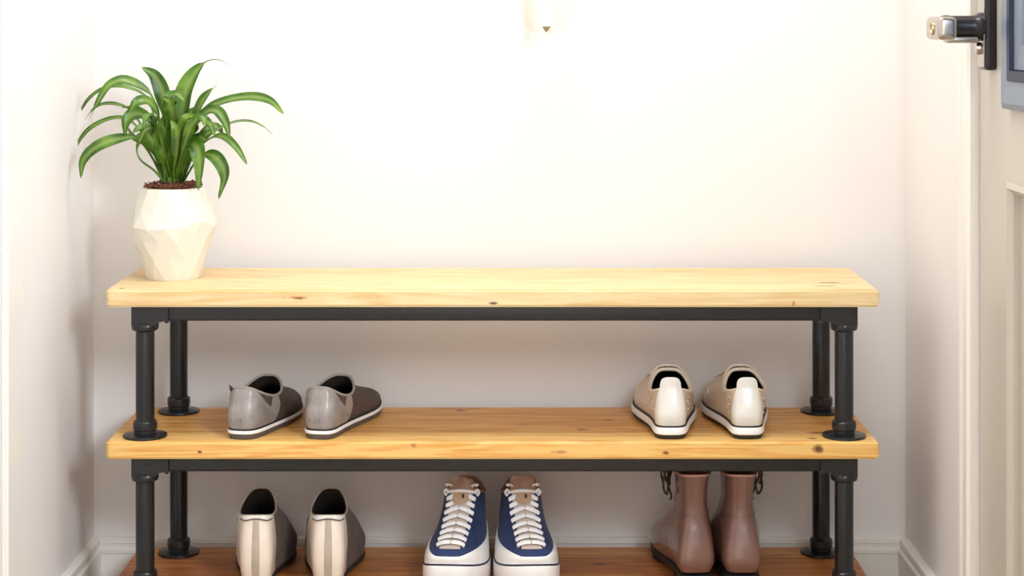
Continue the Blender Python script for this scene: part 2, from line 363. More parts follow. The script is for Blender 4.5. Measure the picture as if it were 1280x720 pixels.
for ti in range(3):
    zt = ZT[ti]-TH; zb = ZT[ti+1] if ti < 2 else 0.0
    for row in 'fb':
        for sd in (0, 1):
            x, y = LX[(row, sd)], LY[row]
            bm = bmesh.new(); cc = rk(x, y, 0)
            lathe(bm, [(.0145, zb+.004), (.0155, zb+.010), (.0155, zt-.035), (.0145, zt-.03)], cc, 32)
            leg = mk('pipe_leg', bm, 'black', rack)
            bm = bmesh.new()
            lathe(bm, [(.0, zb), (.036, zb), (.0365, zb+.002), (.036, zb+.004), (.030, zb+.0055), (.020, zb+.0065), (.018, zb+.0075), (.018, zb+.011), (.0198, zb+.013), (.0202, zb+.019), (.0198, zb+.025), (.0175, zb+.0275), (.015, zb+.0285), (0, zb+.0285)], cc, 32)
            mk('floor_flange', bm, 'black', leg)
            # elbow: squared outer corner, curved inner throat
            s = 1 if sd == 0 else -1; h = .0275 if row == 'f' else .022
            poly = [(-.0195, 0), (.041, 0), (.041, -h-.002), (.036, -h-.002), (.0345, -h+.001), (.029, -h)]
            for k in range(7):
                a = PI/2+k*PI/12; poly.append((.029+.0095*math.cos(a), -h-.0095+.0095*math.sin(a)))
            poly += [(.0195, -.034), (-.0195, -.034)]
            bm = bmesh.new()
            prism(bm, poly, lambda p: rk(x+s*p[0], y-.0175, zt+p[1]), lambda p: rk(x+s*p[0], y+.0175, zt+p[1]), .0035, 2)
            lathe(bm, [(.0, zt-.031), (.0200, zt-.031), (.0222, zt-.034), (.0225, zt-.038), (.0215, zt-.042), (.018, zt-.044), (.015, zt-.045), (0, zt-.045)], cc, 32)
            mk('elbow_joint', bm, 'black', leg)
        bm = bmesh.new(); h = .0275 if row == 'f' else .022
        box(bm, rk(LX[(row, 0)]+.038, LY[row]-.0135, zt-h+.001), rk(LX[(row, 1)]-.038, LY[row]+.0135, zt-.0002), .004, 3)
        mk('cross_rail', bm, 'black', rack)

# ------------------------------------------------------------------ sconce (its lower end is in the frame)
sp = at(683, 25, 3.32); sx = sp.x
lamp = tag(empty('wall_sconce', (sx, YW, 1.2)), 'lit wall sconce with clear glass cylinder shade above the bench', 'lamp')
def ls(x, y, z): return (x-sx, y-YW, z-1.2)
gz = 1.036
bm = bmesh.new()
prof = [(.0, gz), (.018, gz+.001), (.030, gz+.006), (.038, gz+.015), (.0425, gz+.028), (.0435, gz+.045), (.0435, gz+.155), (.030, gz+.165)]
lathe(bm, prof, ls(sx, 3.32, 0), 40)
bm.faces.ensure_lookup_table()
for f in [f for f in bm.faces if len(f.verts) > 4]: bm.faces.remove(f)
mk('glass_shade', bm, 'glass', lamp)
bm = bmesh.new(); bz = HC-(33-25)*3.32/F
lathe(bm, [(0, bz), (.0085, bz+.001), (.009, bz+.004), (.009, bz+.095), (.012, bz+.11), (.012, bz+.12), (0, bz+.12)], ls(sx, 3.32, 0), 24)
bulb = mk('bulb', bm, 'bulb', lamp)
bm = bmesh.new(); lathe(bm, [(0, bz-.010), (.002, bz-.009), (.0065, bz-.002), (.0085, bz+.0005), (0, bz+.0005)], ls(sx, 3.32, 0), 20)
mk('bulb_tip', bm, 'bulb_base', bulb)
bm = bmesh.new()
lathe(bm, [(0, 1.17), (.016, 1.17), (.018, 1.18), (.032, 1.198), (.034, 1.205), (.034, 1.215), (.02, 1.222), (.012, 1.23), (.012, 1.25), (0, 1.25)], ls(sx, 3.32, 0), 28)
mk('lamp_holder', bm, 'brass', lamp)
bm = bmesh.new(); tube(bm, spline([ls(sx, 3.32, 1.245), ls(sx, 3.322, 1.28), ls(sx, 3.35, 1.305), ls(sx, 3.39, 1.30), ls(sx, 3.415, 1.29)], 18), .006, 12); mk('arm', bm, 'brass', lamp)
bm = bmesh.new(); lathe(bm, [(0, -.016), (.02, -.016), (.045, -.008), (.05, -.001), (0, -.001)], (0, 0, .09), 32, 'Y'); mk('wall_plate', bm, 'brass', lamp)

# ------------------------------------------------------------------ potted plant
PYY = 3.245; pc = at(216.5, 300, PYY).x
plant = tag(empty('potted_plant', (pc, PYY, ZT[0])), 'green arching leafy houseplant in a faceted cream pot on the bench top', 'potted plant')
sc_ = F/PYY
bm = bmesh.new()
lev = [(0.0, .0455, 0), (.003, .0470, 0), (.038, .0590, 1), (.070, .0685, 2), (.096, .0750, 3.0), (.124, .0650, 3.6), (.155, .0530, 4.0)]
NS = 14; rings = []
for h, r_, tw in lev:
    ring = []
    for i in range(NS):
        a = 2*PI*(i+tw*.42+.2)/NS; j = 1+(R.random()-.5)*.045*(1 if 0.01 < h < .15 else 0); hj = h+(R.random()-.5)*.016*(1 if 0.01 < h < .15 else 0)
        ring.append(bm.verts.new((r_*j*math.cos(a), r_*j*math.sin(a), hj)))
    rings.append(ring)
for a, b in zip(rings, rings[1:]):
    for i in range(NS):
        j = (i+1) % NS
        bm.faces.new((a[i], a[j], b[i])); bm.faces.new((a[j], b[j], b[i]))
bm.faces.new(rings[0][::-1])
inn = [[bm.verts.new((v.co.x*q, v.co.y*q, z)) for v in rings[-1]] for q, z in ((.93, .1552), (.91, .130))]
for a, b in zip([rings[-1]]+inn, inn):
    for i in range(NS): bm.faces.new((a[i], a[(i+1)%NS], b[(i+1)%NS], b[i]))
bm.faces.new(inn[-1])
es = [e for e in bm.edges if len(e.link_faces) == 2 and e.calc_face_angle(0) > .08]
bmesh.ops.bevel(bm, geom=es, offset=.0011, segments=1, affect='EDGES')
mk('pot', bm, 'pot', plant, False)
bm = bmesh.new(); lathe(bm, [(0, .132), (.047, .132), (.048, .152), (.035, .158), (.018, .161), (0, .162)], (0, 0, 0), 28)
for i in range(230):
    a = R.random()*2*PI; rr = math.sqrt(R.random())*.050; l = .003+R.random()*.006
    c = Vector((rr*math.cos(a), rr*math.sin(a), .162-rr*.10+R.random()*.004))
    mt = Matrix.Translation(c) @ Matrix.Rotation(R.random()*PI, 4, 'Z') @ Matrix.Rotation((R.random()-.5)*1.6, 4, 'Y') @ Matrix.Diagonal((l*1.5, .0022+.001*R.random(), .0014, 1))
    bmesh.ops.create_cube(bm, size=1, matrix=mt)
mk('bark_mulch', bm, 'soil', plant, False)
# foliage
bm = bmesh.new(); rib = bm.verts.layers.float.new('rib')
def leaf(px, w, d, stem=.35, fold=.35, end=1.0, tilt=0.0):
    # px: pixel guide points base..tip ; d: depth offsets at those points (metres)
    n = 30; P = []
    for (x, y), dd in zip(px, d):
        P.append(at(x, y, PYY+dd)-Vector((pc, PYY, ZT[0])))
    c = spline(P, n); W = w/sc_/2
    rows = []
    for i, p in enumerate(c):
        t = (c[min(i+1, n-1)]-c[max(i-1, 0)]).normalized()
        # face the blade across the growth direction: side vector mostly horizontal or towards the lens side
        view = Vector((math.sin(tilt), -math.cos(tilt)*.8, .62)).normalized()
        s = t.cross(view)
        if s.length < .05: s = Vector((0, 0, 1)).cross(t)
        s.normalize(); nrm = s.cross(t).normalized()
        if nrm.z < 0 and False: nrm = -nrm
        f = i/(n-1)
        if f < stem: ww = .0013+.0005*(1-f)
        else:
            g = (f-stem)/(1-stem)/end; g = min(1, g); ww = .0013+(W-.0013)*max(0, math.sin(PI*min(1, g**.74)))**.85
            if g > .97: ww = max(.0011*(1-f)/(1-stem)*3, .0002) if end < 1 else ww
            if f > .999: ww = .0002
        wav = math.sin(f*17+px[0][0])*.10*ww
        row = []
        for k, q in enumerate((-1, -.55, 0, .55, 1)):
            v = bm.verts.new(p+s*q*ww+nrm*(abs(q)**1.3*fold*ww+wav*q)); v[rib] = 1.0 if k == 2 else 0.0; row.append(v)
        under = [bm.verts.new(v.co-nrm*(.0006 if f >= stem else .0018)) for v in row]
        rows.append((row, under))
    for (a, ua), (b, ub) in zip(rows, rows[1:]):
        for k in range(4):
            bm.faces.new((a[k], a[k+1], b[k+1], b[k])); bm.faces.new((ua[k], ub[k], ub[k+1], ua[k+1]))
        bm.faces.new((a[0], b[0], ub[0], ua[0])); bm.faces.new((a[4], ua[4], ub[4], b[4]))
L_ = [
 ([(205,229),(190,196),(172,174),(150,173),(122,183),(104,200),(101,223)], 15, (0,-.01,-.03,-.04,-.05,-.05,-.05), .36),
 ([(203,229),(190,185),(165,153),(142,148),(115,159),(98,178),(90,206)], 7, (0,.01,.02,.03,.04,.05,.05), .3),
 ([(207,229),(200,165),(190,120),(160,101),(137,106),(121,130),(112,148)], 14, (0,0,-.01,-.02,-.03,-.03,-.03), .35),
 ([(206,229),(198,170),(185,124),(158,109),(133,109),(112,122),(97,145)], 6, (0,.01,.03,.05,.06,.07,.08), .3),
 ([(206,229),(190,180),(165,140),(148,131),(130,130),(117,136),(106,150)], 5, (0,.02,.04,.05,.06,.06,.06), .4),
 ([(214,229),(211,180),(208,142),(203,115),(193,95),(177,84)], 20, (0,.01,.02,.02,.02,.02), .35),
 ([(221,229),(224,190),(226,150),(231,118),(243,93),(258,77),(274,75),(287,81)], 24, (0,0,-.01,-.01,-.01,-.01,0,0), .22),
 ([(225,229),(234,190),(243,155),(252,130),(262,115),(271,106)], 17, (0,.01,.02,.02,.02,.02), .28),
 ([(224,229),(236,175),(252,141),(278,127),(312,121),(338,126),(355,143)], 14, (0,0,-.01,-.02,-.03,-.04,-.05), .33),
 ([(224,229),(236,175),(254,144),(270,139),(281,152),(287,172)], 15, (0,-.01,-.03,-.04,-.05,-.05), .3),
 ([(226,229),(245,188),(266,166),(290,153),(312,151),(329,158),(341,168)], 3.2, (0,.02,.03,.05,.06,.07,.07), .3),
 ([(227,229),(243,192),(262,173),(280,171),(296,185),(309,206)], 10, (0,0,-.01,-.01,-.02,-.02), .45),
 ([(228,229),(243,204),(257,193),(272,199),(281,220),(273,249)], 17, (0,-.02,-.035,-.045,-.05,-.05), .36),
 ([(224,229),(230,200),(238,182),(247,186),(250,208),(248,238)], 20, (0,-.02,-.04,-.055,-.06,-.06), .3),
 ([(206,229),(193,213),(176,200),(171,186),(178,172),(192,166)], 5, (0,-.01,-.02,-.02,-.01,0), .6),
 ([(211,229),(203,185),(188,152),(172,142),(158,150),(156,170)], 17, (0,-.01,-.02,-.03,-.04,-.04), .36),
 ([(214,229),(206,175),(196,140),(184,126),(170,128),(162,140)], 15, (0,-.02,-.03,-.04,-.05,-.05), .36),
 ([(216,229),(212,185),(208,150),(213,124),(222,118),(230,126)], 18, (0,-.01,-.03,-.04,-.05,-.06), .32),
 ([(219,229),(217,185),(217,150),(212,130),(203,122)], 18, (0,-.02,-.04,-.05,-.06), .3),
 ([(213,229),(200,195),(188,172),(178,160),(166,166)], 16, (0,-.03,-.05,-.06,-.07), .3),
 ([(216,229),(208,198),(200,172),(191,160),(181,164),(174,178)], 17, (0,-.03,-.05,-.06,-.07,-.08), .28),
 ([(221,229),(227,195),(236,165),(250,150),(262,156),(268,170)], 17, (0,-.02,-.04,-.05,-.06,-.06), .28),
 ([(220,229),(222,200),(225,170),(234,150),(246,146)], 20, (0,-.02,-.04,-.05,-.06), .25),
 ([(214,229),(204,200),(194,176),(190,160),(196,145)], 20, (0,.01,.02,.03,.03), .2),
 ([(218,229),(214,205),(209,180),(206,158),(207,140)], 22, (0,-.02,-.03,-.03,-.03), .2),
 ([(224,229),(234,205),(246,182),(258,168),(268,164)], 16, (0,.02,.03,.03,.04), .25),
 ([(220,229),(218,205),(218,180),(222,158),(228,142)], 20, (0,.01,.02,.02,.02), .2),
 ([(222,229),(229,205),(237,186),(248,172),(258,176)], 15, (0,.0,-.02,-.04,-.05), .25),
 ([(211,229),(198,200),(182,180),(168,172),(160,160)], 8, (0,.02,.04,.05,.05), .4),
 ([(216,229),(210,208),(203,190),(198,172),(192,158)], 18, (0,-.01,-.03,-.04,-.04), .15),
 ([(222,229),(225,210),(231,190),(238,172),(242,160)], 18, (0,-.02,-.03,-.03,-.03), .15),
 ([(218,229),(219,208),(222,186),(221,164),(214,150)], 17, (0,-.03,-.05,-.06,-.06), .15),
 ([(213,229),(204,205),(192,184),(178,170),(170,172)], 13, (0,.0,-.01,-.01,-.02), .25),
 ([(219,229),(226,196),(238,160),(252,146),(256,158)], 14, (0,-.03,-.06,-.08,-.09), .3),
 ([(216,229),(208,190),(196,158),(185,146),(180,160)], 15, (0,-.02,-.06,-.08,-.09), .3),
 ([(222,229),(232,200),(246,176),(262,158),(274,160),(279,170)], 11, (0,.02,.03,.04,.04,.04), .3),
 ([(215,229),(206,180),(190,150),(172,136),(152,134)], 7, (0,.02,.03,.04,.05), .35),
 ([(219,229),(221,185),(229,155),(240,140),(250,134)], 14, (0,.02,.03,.03,.03), .3),
]
for k, (px, w, d, st) in enumerate(L_):
    leaf(px, w, d, st, fold=R.uniform(.15, .6), end={1: .85, 2: .85, 6: .62, 7: .85, 10: .8, 4: .8}.get(k, 1.0), tilt=R.uniform(-.7, .7))
for i in range(26):     # thin leaf stalks rising out of the mulch
    a = R.uniform(-1, 1); b0 = 217+a*13
    leaf([(b0, 231), (217+a*18, 210), (217+a*24, 190), (217+a*32, R.uniform(158, 176))], 4.5, (R.uniform(-.012, .012), R.uniform(-.02, .02), R.uniform(-.03, .03), R.uniform(-.04, .04)), .75)
mk('foliage', bm, 'leaf', plant, True, 60)

# ------------------------------------------------------------------ footwear
def lag4(w, t):
    xs = (0, 1/3, 2/3, 1); r = 0
    for i in range(4):
        l = 1
        for j in range(4):
            if j != i: l *= (t-xs[j])/(xs[i]-xs[j])
        r += w[i]*l
    return r
def ring_fn(y0, y1, z, w, p=.62, side=1, bend=1.0):
    def f(u):
        s = (u % 1)*2; sg = 1
        if s > 1: s = 2-s; sg = -1
        t = (1-math.cos(PI*s))/2
        hw = lag4(w, t)*max(0, math.sin(PI*s))**p
        y = y0+(y1-y0)*t
        c = side*bend*(.011*(y/.27)**2-.006*math.sin(PI*min(1, max(0, y/.27))))
        zz = z[0]*(2*(t-.5)*(t-1))+z[1]*(-4*t*(t-1))+z[2]*(2*t*(t-.5))
        return Vector((c+sg*hw, y, zz))
    return f
class Shoe:
    def __init__(s, rings, side):
        s.r = [ring_fn(*a, side=side) for a in rings]; s.side = side
    def S(s, u, v): return cr([f(u) for f in s.r], v)
    def Nn(s, u, v):
        e = 1e-3; du = s.S(u+e, v)-s.S(u-e, v); v0 = max(0, v-4*e); v1 = min(1, v+4*e); dv = s.S(u, v1)-s.S(u, v0)
        n = du.cross(dv)
        if n.length < 1e-12: return Vector((0, 0, 1))
        return n.normalized()
    def O(s, u, v, o): return s.S(u, v)+s.Nn(u, v)*o
    def upper(s, nu=72, nv=26, th=.003, closed=True, v1=1.0):
        bm = bmesh.new(); g = [[bm.verts.new(s.O(i/nu, v1*j/nv, 0)) for i in range(nu)] for j in range(nv+1)]
        for a, b in zip(g, g[1:]):
            for i in range(nu): bm.faces.new((a[i], a[(i+1)%nu], b[(i+1)%nu], b[i]))
        if closed: bm.faces.new(g[0][::-1])
        return bm
    def lining(s, nu=60, nv=16, v0=.25, th=.003):
        bm = bmesh.new(); g = [[bm.verts.new(s.O(i/nu, v0+(1.0-v0)*j/nv, -th)) for i in range(nu)] for j in range(nv+1)]
        g.append([bm.verts.new(s.O(i/nu, 1, -.0002)) for i in range(nu)])
        for a, b in zip(g, g[1:]):
            for i in range(nu): bm.faces.new((a[i], a[(i+1)%nu], b[(i+1)%nu], b[i]))
        bm.faces.new(g[0])
        return bm
    def patch(s, fn, na=16, nb=12, off=.0012):
        bm = bmesh.new(); g = []; gu = []
        for j in range(nb+1):
            ra, rb = [], []
            for i in range(na+1):
                u, v = fn(i/na, j/nb); p = s.S(u, min(v, 1))+Vector((0, .12, 1))*max(0, v-1); n = s.Nn(u, min(v, .985))
                ed = (i in (0, na) or j in (0, nb))
                ra.append(bm.verts.new(p+n*(off if not ed else off*.75))); rb.append(bm.verts.new(p-n*.0008))
            g.append(ra); gu.append(rb)
        for j in range(nb):
            for i in range(na):
                bm.faces.new((g[j][i], g[j][i+1], g[j+1][i+1], g[j+1][i])); bm.faces.new((gu[j][i], gu[j+1][i], gu[j+1][i+1], gu[j][i+1]))
        for j in range(nb):
            bm.faces.new((g[j][0], g[j+1][0], gu[j+1][0], gu[j][0])); bm.faces.new((g[j][na], gu[j][na], gu[j+1][na], g[j+1][na]))
        for i in range(na):
            bm.faces.new((g[0][i], gu[0][i], gu[0][i+1], g[0][i+1])); bm.faces.new((g[nb][i], g[nb][i+1], gu[nb][i+1], gu[nb][i]))
        return bm
    def line(s, bm, fn, r, n=24, seg=6, off=0.0, closed=False):
        tube(bm, [s.O(*fn(i/(n if closed else n-1)), off) for i in range(n)], r, seg, closed=closed)
    def sole(s, prof, spring=.006, base=None, nu=72):
        # prof: (z, outward offset) list from the ground up
        bm = bmesh.new(); f = base or s.r[0]; rings = []
        pts = [f(i/nu) for i in range(nu)]; ymax = max(p.y for p in pts)
        nor = []
        for i in range(nu):
            t = pts[(i+1)%nu]-pts[i-1]; nor.append(Vector((t.y, -t.x, 0)).normalized())
        for z, o in prof:
            rings.append([bm.verts.new(Vector((p.x, p.y, z+spring*max(0, (p.y/ymax-.72)/.28)**2))+n*o) for p, n in zip(pts, nor)])
        for a, b in zip(rings, rings[1:]):
            for i in range(nu): bm.faces.new((a[i], a[(i+1)%nu], b[(i+1)%nu], b[i]))
        bm.faces.new(rings[0][::-1]); bm.faces.new(rings[-1])
        return bm
def root(name, heel, yaw, tier, label, cat, group, toe_out=True):
    o = empty(name, (heel[0], heel[1], ZT[tier]), yaw); return tag(o, label, cat, group)

# --- grey slip-ons (middle shelf, left)
def slip_on(X, yaw, side, label, tab):
    o = root('slip_on_shoe', (X, 3.116), yaw, 1, label, 'shoe', 'grey slip-on shoes on the middle shelf')
    s = Shoe([
        (0, .256, (.016, .016, .020), (.041, .034, .046, .042)),
        (-.003, .257, (.030, .027, .031), (.043, .036, .047, .040)),
        (-.002, .238, (.046, .040, .041), (.042, .036, .043, .034)),
        (.002, .198, (.059, .048, .051), (.038, .035, .040, .030)),
        (.006, .160, (.073, .056, .064), (.034, .035, .038, .031)),
        (.009, .140, (.084, .061, .081), (.030, .034, .036, .030))], side)
    mk('upper', s.upper(), 'greybrown', o)
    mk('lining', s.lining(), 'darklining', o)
    # leather quarter wrapping the heel
    q = mk('heel_quarter', s.patch(lambda a, b: (-.175+.35*a, .02+(.96 if abs(a-.5) < .22 else .96-.62*((abs(a-.5)-.22)/.28)**1.6)*b), 40, 14, .0014), 'greyleather', o)
    bm = bmesh.new()
    for du in (-.022, .002): s.line(bm, lambda t: (du, .05+.92*t), .0009, 14, 6, .0016)
    s.line(bm, lambda t: (.03+.12*t, .93-.05*t-.45*t**2.2), .0008, 20, 6, .0016)
    s.line(bm, lambda t: (-.03-.12*t, .93-.05*t-.45*t**2.2), .0008, 20, 6, .0016)
    s.line(bm, lambda t: (.05+.13*t, .80-.62*t**1.6), .0008, 20, 6, .0016)
    mk('stitching', bm, 'greytrim', q)
    bm = bmesh.new(); s.line(bm, lambda t: (t, 1.0), .0022, 60, 8, 0, True); mk('collar_binding', bm, 'greytrim', o)
    # gore gusset on the sides
    for sg in (1, -1):
        mk('side_gusset', s.patch(lambda a, b: (sg*(.135+.075*b+.045*a), .05+.92*b), 8, 10, .0010), 'greytrim', o)
    mk('midsole', s.sole([(.009, -.001), (.009, .0030), (.0098, .0040), (.0136, .0040), (.0145, .0032), (.0145, -.002)]), 'rubber_white', o)['label'] = 'white rubber midsole'
    mk('sole_welt', s.sole([(.0143, -.001), (.0143, .0024), (.0172, .0024), (.0178, -.002)]), 'rubber_dark', o)
    mk('outsole', s.sole([(0, -.004), (0, .000), (.003, .0020), (.0092, .0028), (.0092, -.004)], .005), 'rubber_grey', o)
    if tab:
        bm = bmesh.new(); p = s.S(-.055, .98); 
        tube(bm, [p+Vector((0, 0, -.004)), p+Vector((-.004, -.001, .002)), p+Vector((-.007, -.001, .005)), p+Vector((-.006, 0, 0)), p+Vector((-.0035, 0, -.005))], .0018, 8)
        mk('pull_tab', bm, 'rubber_dark', o)
    return o
slip_on(-.450, math.radians(-11.5), -1, 'grey leather slip-on shoe nearest the left legs on the middle shelf, small dark heel tab', True)
slip_on(-.321, math.radians(-12), 1, 'grey leather slip-on shoe without heel tab, turned more sideways, on the middle shelf', False)

# --- cream sneakers (middle shelf, right)
def cream(X, yaw, side, label, lacey):
    o = root('low_sneaker', (X, 3.118), yaw, 1, label, 'sneaker', 'cream sneakers on the middle shelf')
    s = Shoe([
        (0, .255, (.020, .020, .024), (.038, .034, .051, .042), .54),
        (-.003, .256, (.036, .034, .038), (.040, .037, .051, .042), .54),
        (-.001, .236, (.050, .050, .055), (.039, .036, .048, .040), .54),
        (.003, .195, (.064, .062, .070), (.035, .035, .042, .036), .54),
        (.007, .150, (.074, .069, .085), (.032, .034, .037, .033), .54),
        (.010, .120, (.081, .073, .100), (.029, .033, .034, .031), .54)], side)
    mk('upper', s.upper(), 'creamleather', o)
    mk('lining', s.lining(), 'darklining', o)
    mk('heel_counter', s.patch(lambda a, b: ((a-.5)*(.185-.075*b), (.02+1.225*b if b < .8 else 1.0+(b-.8)*5*.0185*math.sin(PI*max(.0, min(1, a)))**.22)), 24, 20, .0018), 'creampatch', o)['label'] = 'pale ivory leather heel patch'
    bm = bmesh.new(); s.line(bm, lambda t: (.055+.89*t, 1.0), .0026, 60, 8, 0); mk('collar_binding', bm, 'creampipe', o)
    bm = bmesh.new()
    # second padded roll just inside the opening, front half
    pts = [s.S(.5+(i/20-.5)*.5, 1)+Vector((0, -.008-.006*math.sin(PI*i/20), -.004)) for i in range(21)]
    tube(bm, pts, .003, 8); mk('tongue_edge', bm, 'creampipe', o)
    bm = bmesh.new()
    for sg in (1, -1):
        bm = bmesh.new(); s.line(bm, lambda t: (sg*(.10+.11*t), .96-.75*t), .0008, 18, 6, .0006); mk('stitching', bm, 'creampipe', o)
        bm = bmesh.new(); s.line(bm, lambda t: (sg*(.30+.09*t), .30+.6*t), .0008, 18, 6, .0006); mk('stitching', bm, 'creampipe', o)
    # eyestay and laces on the vamp
    bm = bmesh.new()
    for k in range(6):
        v = .45+.085*k; du = .055
        pts = [s.O(.5-du+2*du*j/10, v+.03*math.sin(PI*j/10), .0035+.002*math.sin(PI*j/10)) for j in range(11)]
        tube(bm, pts, .0026, 6, .7)
    mk('laces', bm, 'creampipe', o)
    bm = bmesh.new()
    for sg in (1, -1):
        for k in range(6 if lacey else 4):
            p = s.O(sg*(.13+.02*(k % 2)), .22+.10*k if lacey else .3+.1*k, .0008)
            bm = bmesh.new(); bmesh.ops.create_icosphere(bm, subdivisions=2, radius=.0014, matrix=Matrix.Translation(p))
            mk('vent_stud', bm, 'creampatch', o)
    mk('toe_cap', s.patch(lambda a, b: (.5+(a-.5)*.30*(1-.25*b), .02+.36*b), 22, 8, .0014), 'creampatch', o)
    mk('midsole', s.sole([(.007, -.001), (.007, .0030), (.009, .0050), (.0165, .0052), (.0195, .0040), (.0195, -.002)], .007), 'rubber_white', o)['label'] = 'white rubber midsole'
    mk('foxing_stripe', s.sole([(.0193, -.001), (.0193, .0034), (.0222, .0030), (.0225, -.002)], .007), 'rubber_dark', o)
    mk('outsole', s.sole([(0, -.004), (0, .001), (.003, .0030), (.0072, .0036), (.0072, -.004)], .006), 'rubber_dark', o)
    return o
cream(.258, math.radians(-.8), -1, 'left one of the cream leather sneakers on the middle shelf, ivory heel patch', False)
cream(.385, math.radians(.8), -1, 'right one of the cream leather sneakers, nearest the right legs on the middle shelf', True)

# --- ivory loafers (bottom shelf, left)
def loafer(X, yaw, side, label):
    o = root('loafer', (X, 3.116), yaw, 2, label, 'shoe', 'ivory heeled slip-on shoes on the bottom shelf')
    s = Shoe([
        (0, .240, (.016, .014, .014), (.039, .032, .050, .042), .54),
        (-.005, .243, (.044, .040, .034), (.044, .034, .052, .044), .54),
        (-.004, .226, (.070, .064, .056), (.043, .035, .047, .036), .54),
        (.000, .185, (.092, .086, .082), (.039, .034, .043, .034), .54),
        (.004, .145, (.110, .103, .111), (.034, .032, .035, .029), .54),
        (.007, .118, (.122, .119, .140), (.029, .030, .029, .024), .54)], side)
    mk('upper', s.upper(), 'loafervamp', o)['label'] = 'dark taupe vamp'
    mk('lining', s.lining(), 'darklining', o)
    q = mk('heel_quarter', s.patch(lambda a, b: ((-.25+.415*a)*(1-.10*b), .01+.985*b), 36, 16, .0014), 'loafer', o); q['label'] = 'glossy ivory heel quarter'
    mk('back_seam', s.patch(lambda a, b: ((a-.5)*.009, .01+.97*b), 4, 16, .0026), 'loaferband', o)
    mk('heel_tab', s.patch(lambda a, b: ((a-.5)*.26, .895+.10*b-.055*(1-b)*abs(math.sin(PI*a*2))), 22, 5, .0026), 'creampatch', o)
    bm = bmesh.new(); s.line(bm, lambda t: (-.10+.20*t, .905-.045*abs(math.sin(PI*t*2))), .0011, 40, 6, .0032); mk('scalloped_trim', bm, 'loafervamp', o)
    bm = bmesh.new(); s.line(bm, lambda t: (t, 1.0), .0014, 60, 8, 0, True); mk('collar_binding', bm, 'loaferband', o)
    mk('sole', s.sole([(.006, -.003), (.006, .001), (.008, .002), (.014, .0014), (.016, -.002)], .0), 'rubber_dark', o)
    bm = bmesh.new()
    hf = ring_fn(.002, .075, (0,)*3, (.030, .031, .031, .030), side=side)
    r0 = [[bm.verts.new(Vector((hf(i/40).x*k, .003+hf(i/40).y, z))) for i in range(40)] for z, k in ((0, .94), (.002, .96), (.0075, 1.0))]
    for a, b in zip(r0, r0[1:]):
        for i in range(40): bm.faces.new((a[i], a[(i+1)%40], b[(i+1)%40], b[i]))
    bm.faces.new(r0[0]); bm.faces.new(r0[-1]); mk('heel_block', bm, 'rubber_dark', o)
    bm = bmesh.new()
    ff = s.sole([(0, -.006), (0, -.001), (.0075, .001), (.0075, -.004)], .0, base=ring_fn(.13, .236, (0,)*3, (.030, .042, .043, .033), side=side)); bm.free()
    mk('front_sole', ff, 'rubber_dark', o)
    return o
loafer(-.4235, math.radians(1.2), 1, 'ivory heeled slip-on with centred back seam, nearest the left legs on the bottom shelf')
loafer(-.3045, math.radians(1.2), 1, 'ivory heeled slip-on beside the blue sneakers on the bottom shelf, dark opening')

